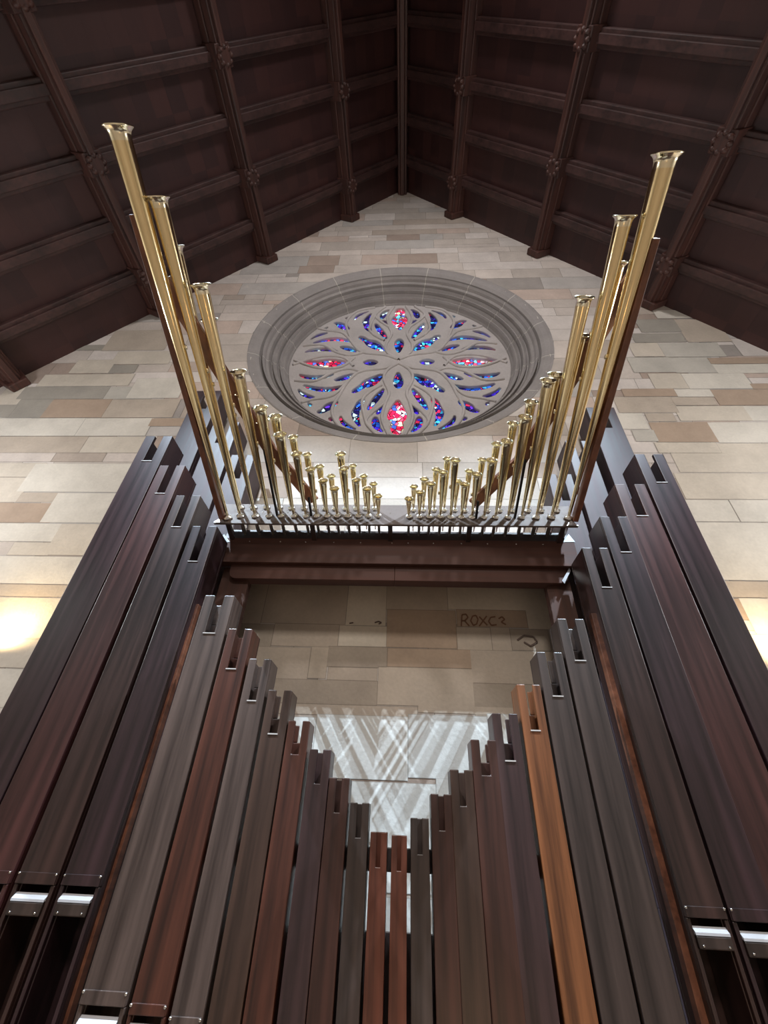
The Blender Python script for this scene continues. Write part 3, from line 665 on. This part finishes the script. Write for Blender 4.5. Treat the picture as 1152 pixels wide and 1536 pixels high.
# ------------------------------------------------------------------ lamps
def light(kind, name, loc, col, power, **k):
    l = bpy.data.lights.new(name, kind); l.color = col; l.energy = power
    for a, b in k.items(): setattr(l, a, b)
    o = bpy.data.objects.new(name, l); C.objects.link(o); o.location = loc; return o
def aim(o, P): o.rotation_euler = (Vector(P)-o.location).to_track_quat('-Z', 'Y').to_euler()
LZ, LY = 5.6+EZ, .26
for s in (-1, 1):
    for dx, dy in ((0,0),(.10,-.12)):
        l = light('SPOT', 'spotlight', (X0+s*(2.85+dx), LY+dy, LZ), (.70,.86,1.0), 1950, spot_size=math.radians(39), spot_blend=1, shadow_soft_size=.012); aim(l, (X0-s*.05, 2.85, 1.66))
    P = Vector((X0+s*2.95, LY-.1, LZ)); d = (Vector((X0+s*.2,2.7,1.8))-P).normalized()
    t = thing('spotlight_lamp', f'black spotlight can under the {"left" if s < 0 else "right"} roof slope above the organ', 'lamp', P-d*.2)
    mb = MB(); mb.lathe(P-d*.42, d, [(0,.05),(.02,.09),(.28,.11),(.30,.115),(.30,.105),(.10,.08)], 24); mb.build('housing', M_rod, t, 50)
    mb = MB(); mb.bar(P-d*.3, P-d*.3+Vector((s*.0,0,.42)), (1,0,0), .03, .03); mb.build('bracket', M_rod, t)
# nave lamp hanging over the viewer
l = light('SPOT', 'nave_lamp', (.5,-2.2,8.2), (1,.95,.93), 640, spot_size=math.radians(120), spot_blend=1, shadow_soft_size=.25); aim(l, (0,2.85,6.2))
l = light('AREA', 'nave_fill', (0,-4.5,7.0), (1,.92,.83), 390, size=1.6)  # added soft light for warm ambient fill, no actual pendant
light('POINT', 'console_lamp', (.35,.75,.75), (1,.62,.30), 3.0, shadow_soft_size=.08)
for s in (-1, 1): light('POINT', 'side_fill', (X0+s*4.1,1.55,3.5), (.95,.97,1.0), 100, shadow_soft_size=.2)  # added fill lights that brighten the gable wall at both sides
# warm wall washers at both sides
PW = at(-25,960,YW-.14); l = light('SPOT', 'warm_washer_left', PW, (1,.72,.36), 26, spot_size=math.radians(150), spot_blend=1, shadow_soft_size=.03); aim(l, at(40,915,YW))
PW = at(1205,985,YW-.16); l = light('SPOT', 'warm_washer_right', PW, (1,.72,.36), 20, spot_size=math.radians(150), spot_blend=1, shadow_soft_size=.03); aim(l, at(1150,930,YW))
# daylight from the open nave behind
w = bpy.data.worlds.new('World'); bpy.context.scene.world = w; w.use_nodes = True
bg = w.node_tree.nodes['Background']; bg.inputs[0].default_value = (1,.90,.82,1); bg.inputs[1].default_value = .22
# ------------------------------------------------------------------ camera
cam = bpy.data.cameras.new('camera'); co = bpy.data.objects.new('camera', cam); C.objects.link(co)
cam.sensor_fit = 'VERTICAL'; cam.sensor_height = 24; cam.lens = FPX*24/1536; cam.clip_start = .05; cam.clip_end = 100
m = Matrix((( R.x,U.x,-F.x,EYE.x),(R.y,U.y,-F.y,EYE.y),(R.z,U.z,-F.z,EYE.z),(0,0,0,1))); co.matrix_world = m
sc = bpy.context.scene; sc.camera = co
sc.view_settings.view_transform = 'Standard'; sc.view_settings.look = 'None'; sc.view_settings.gamma = 1; sc.view_settings.exposure = 0
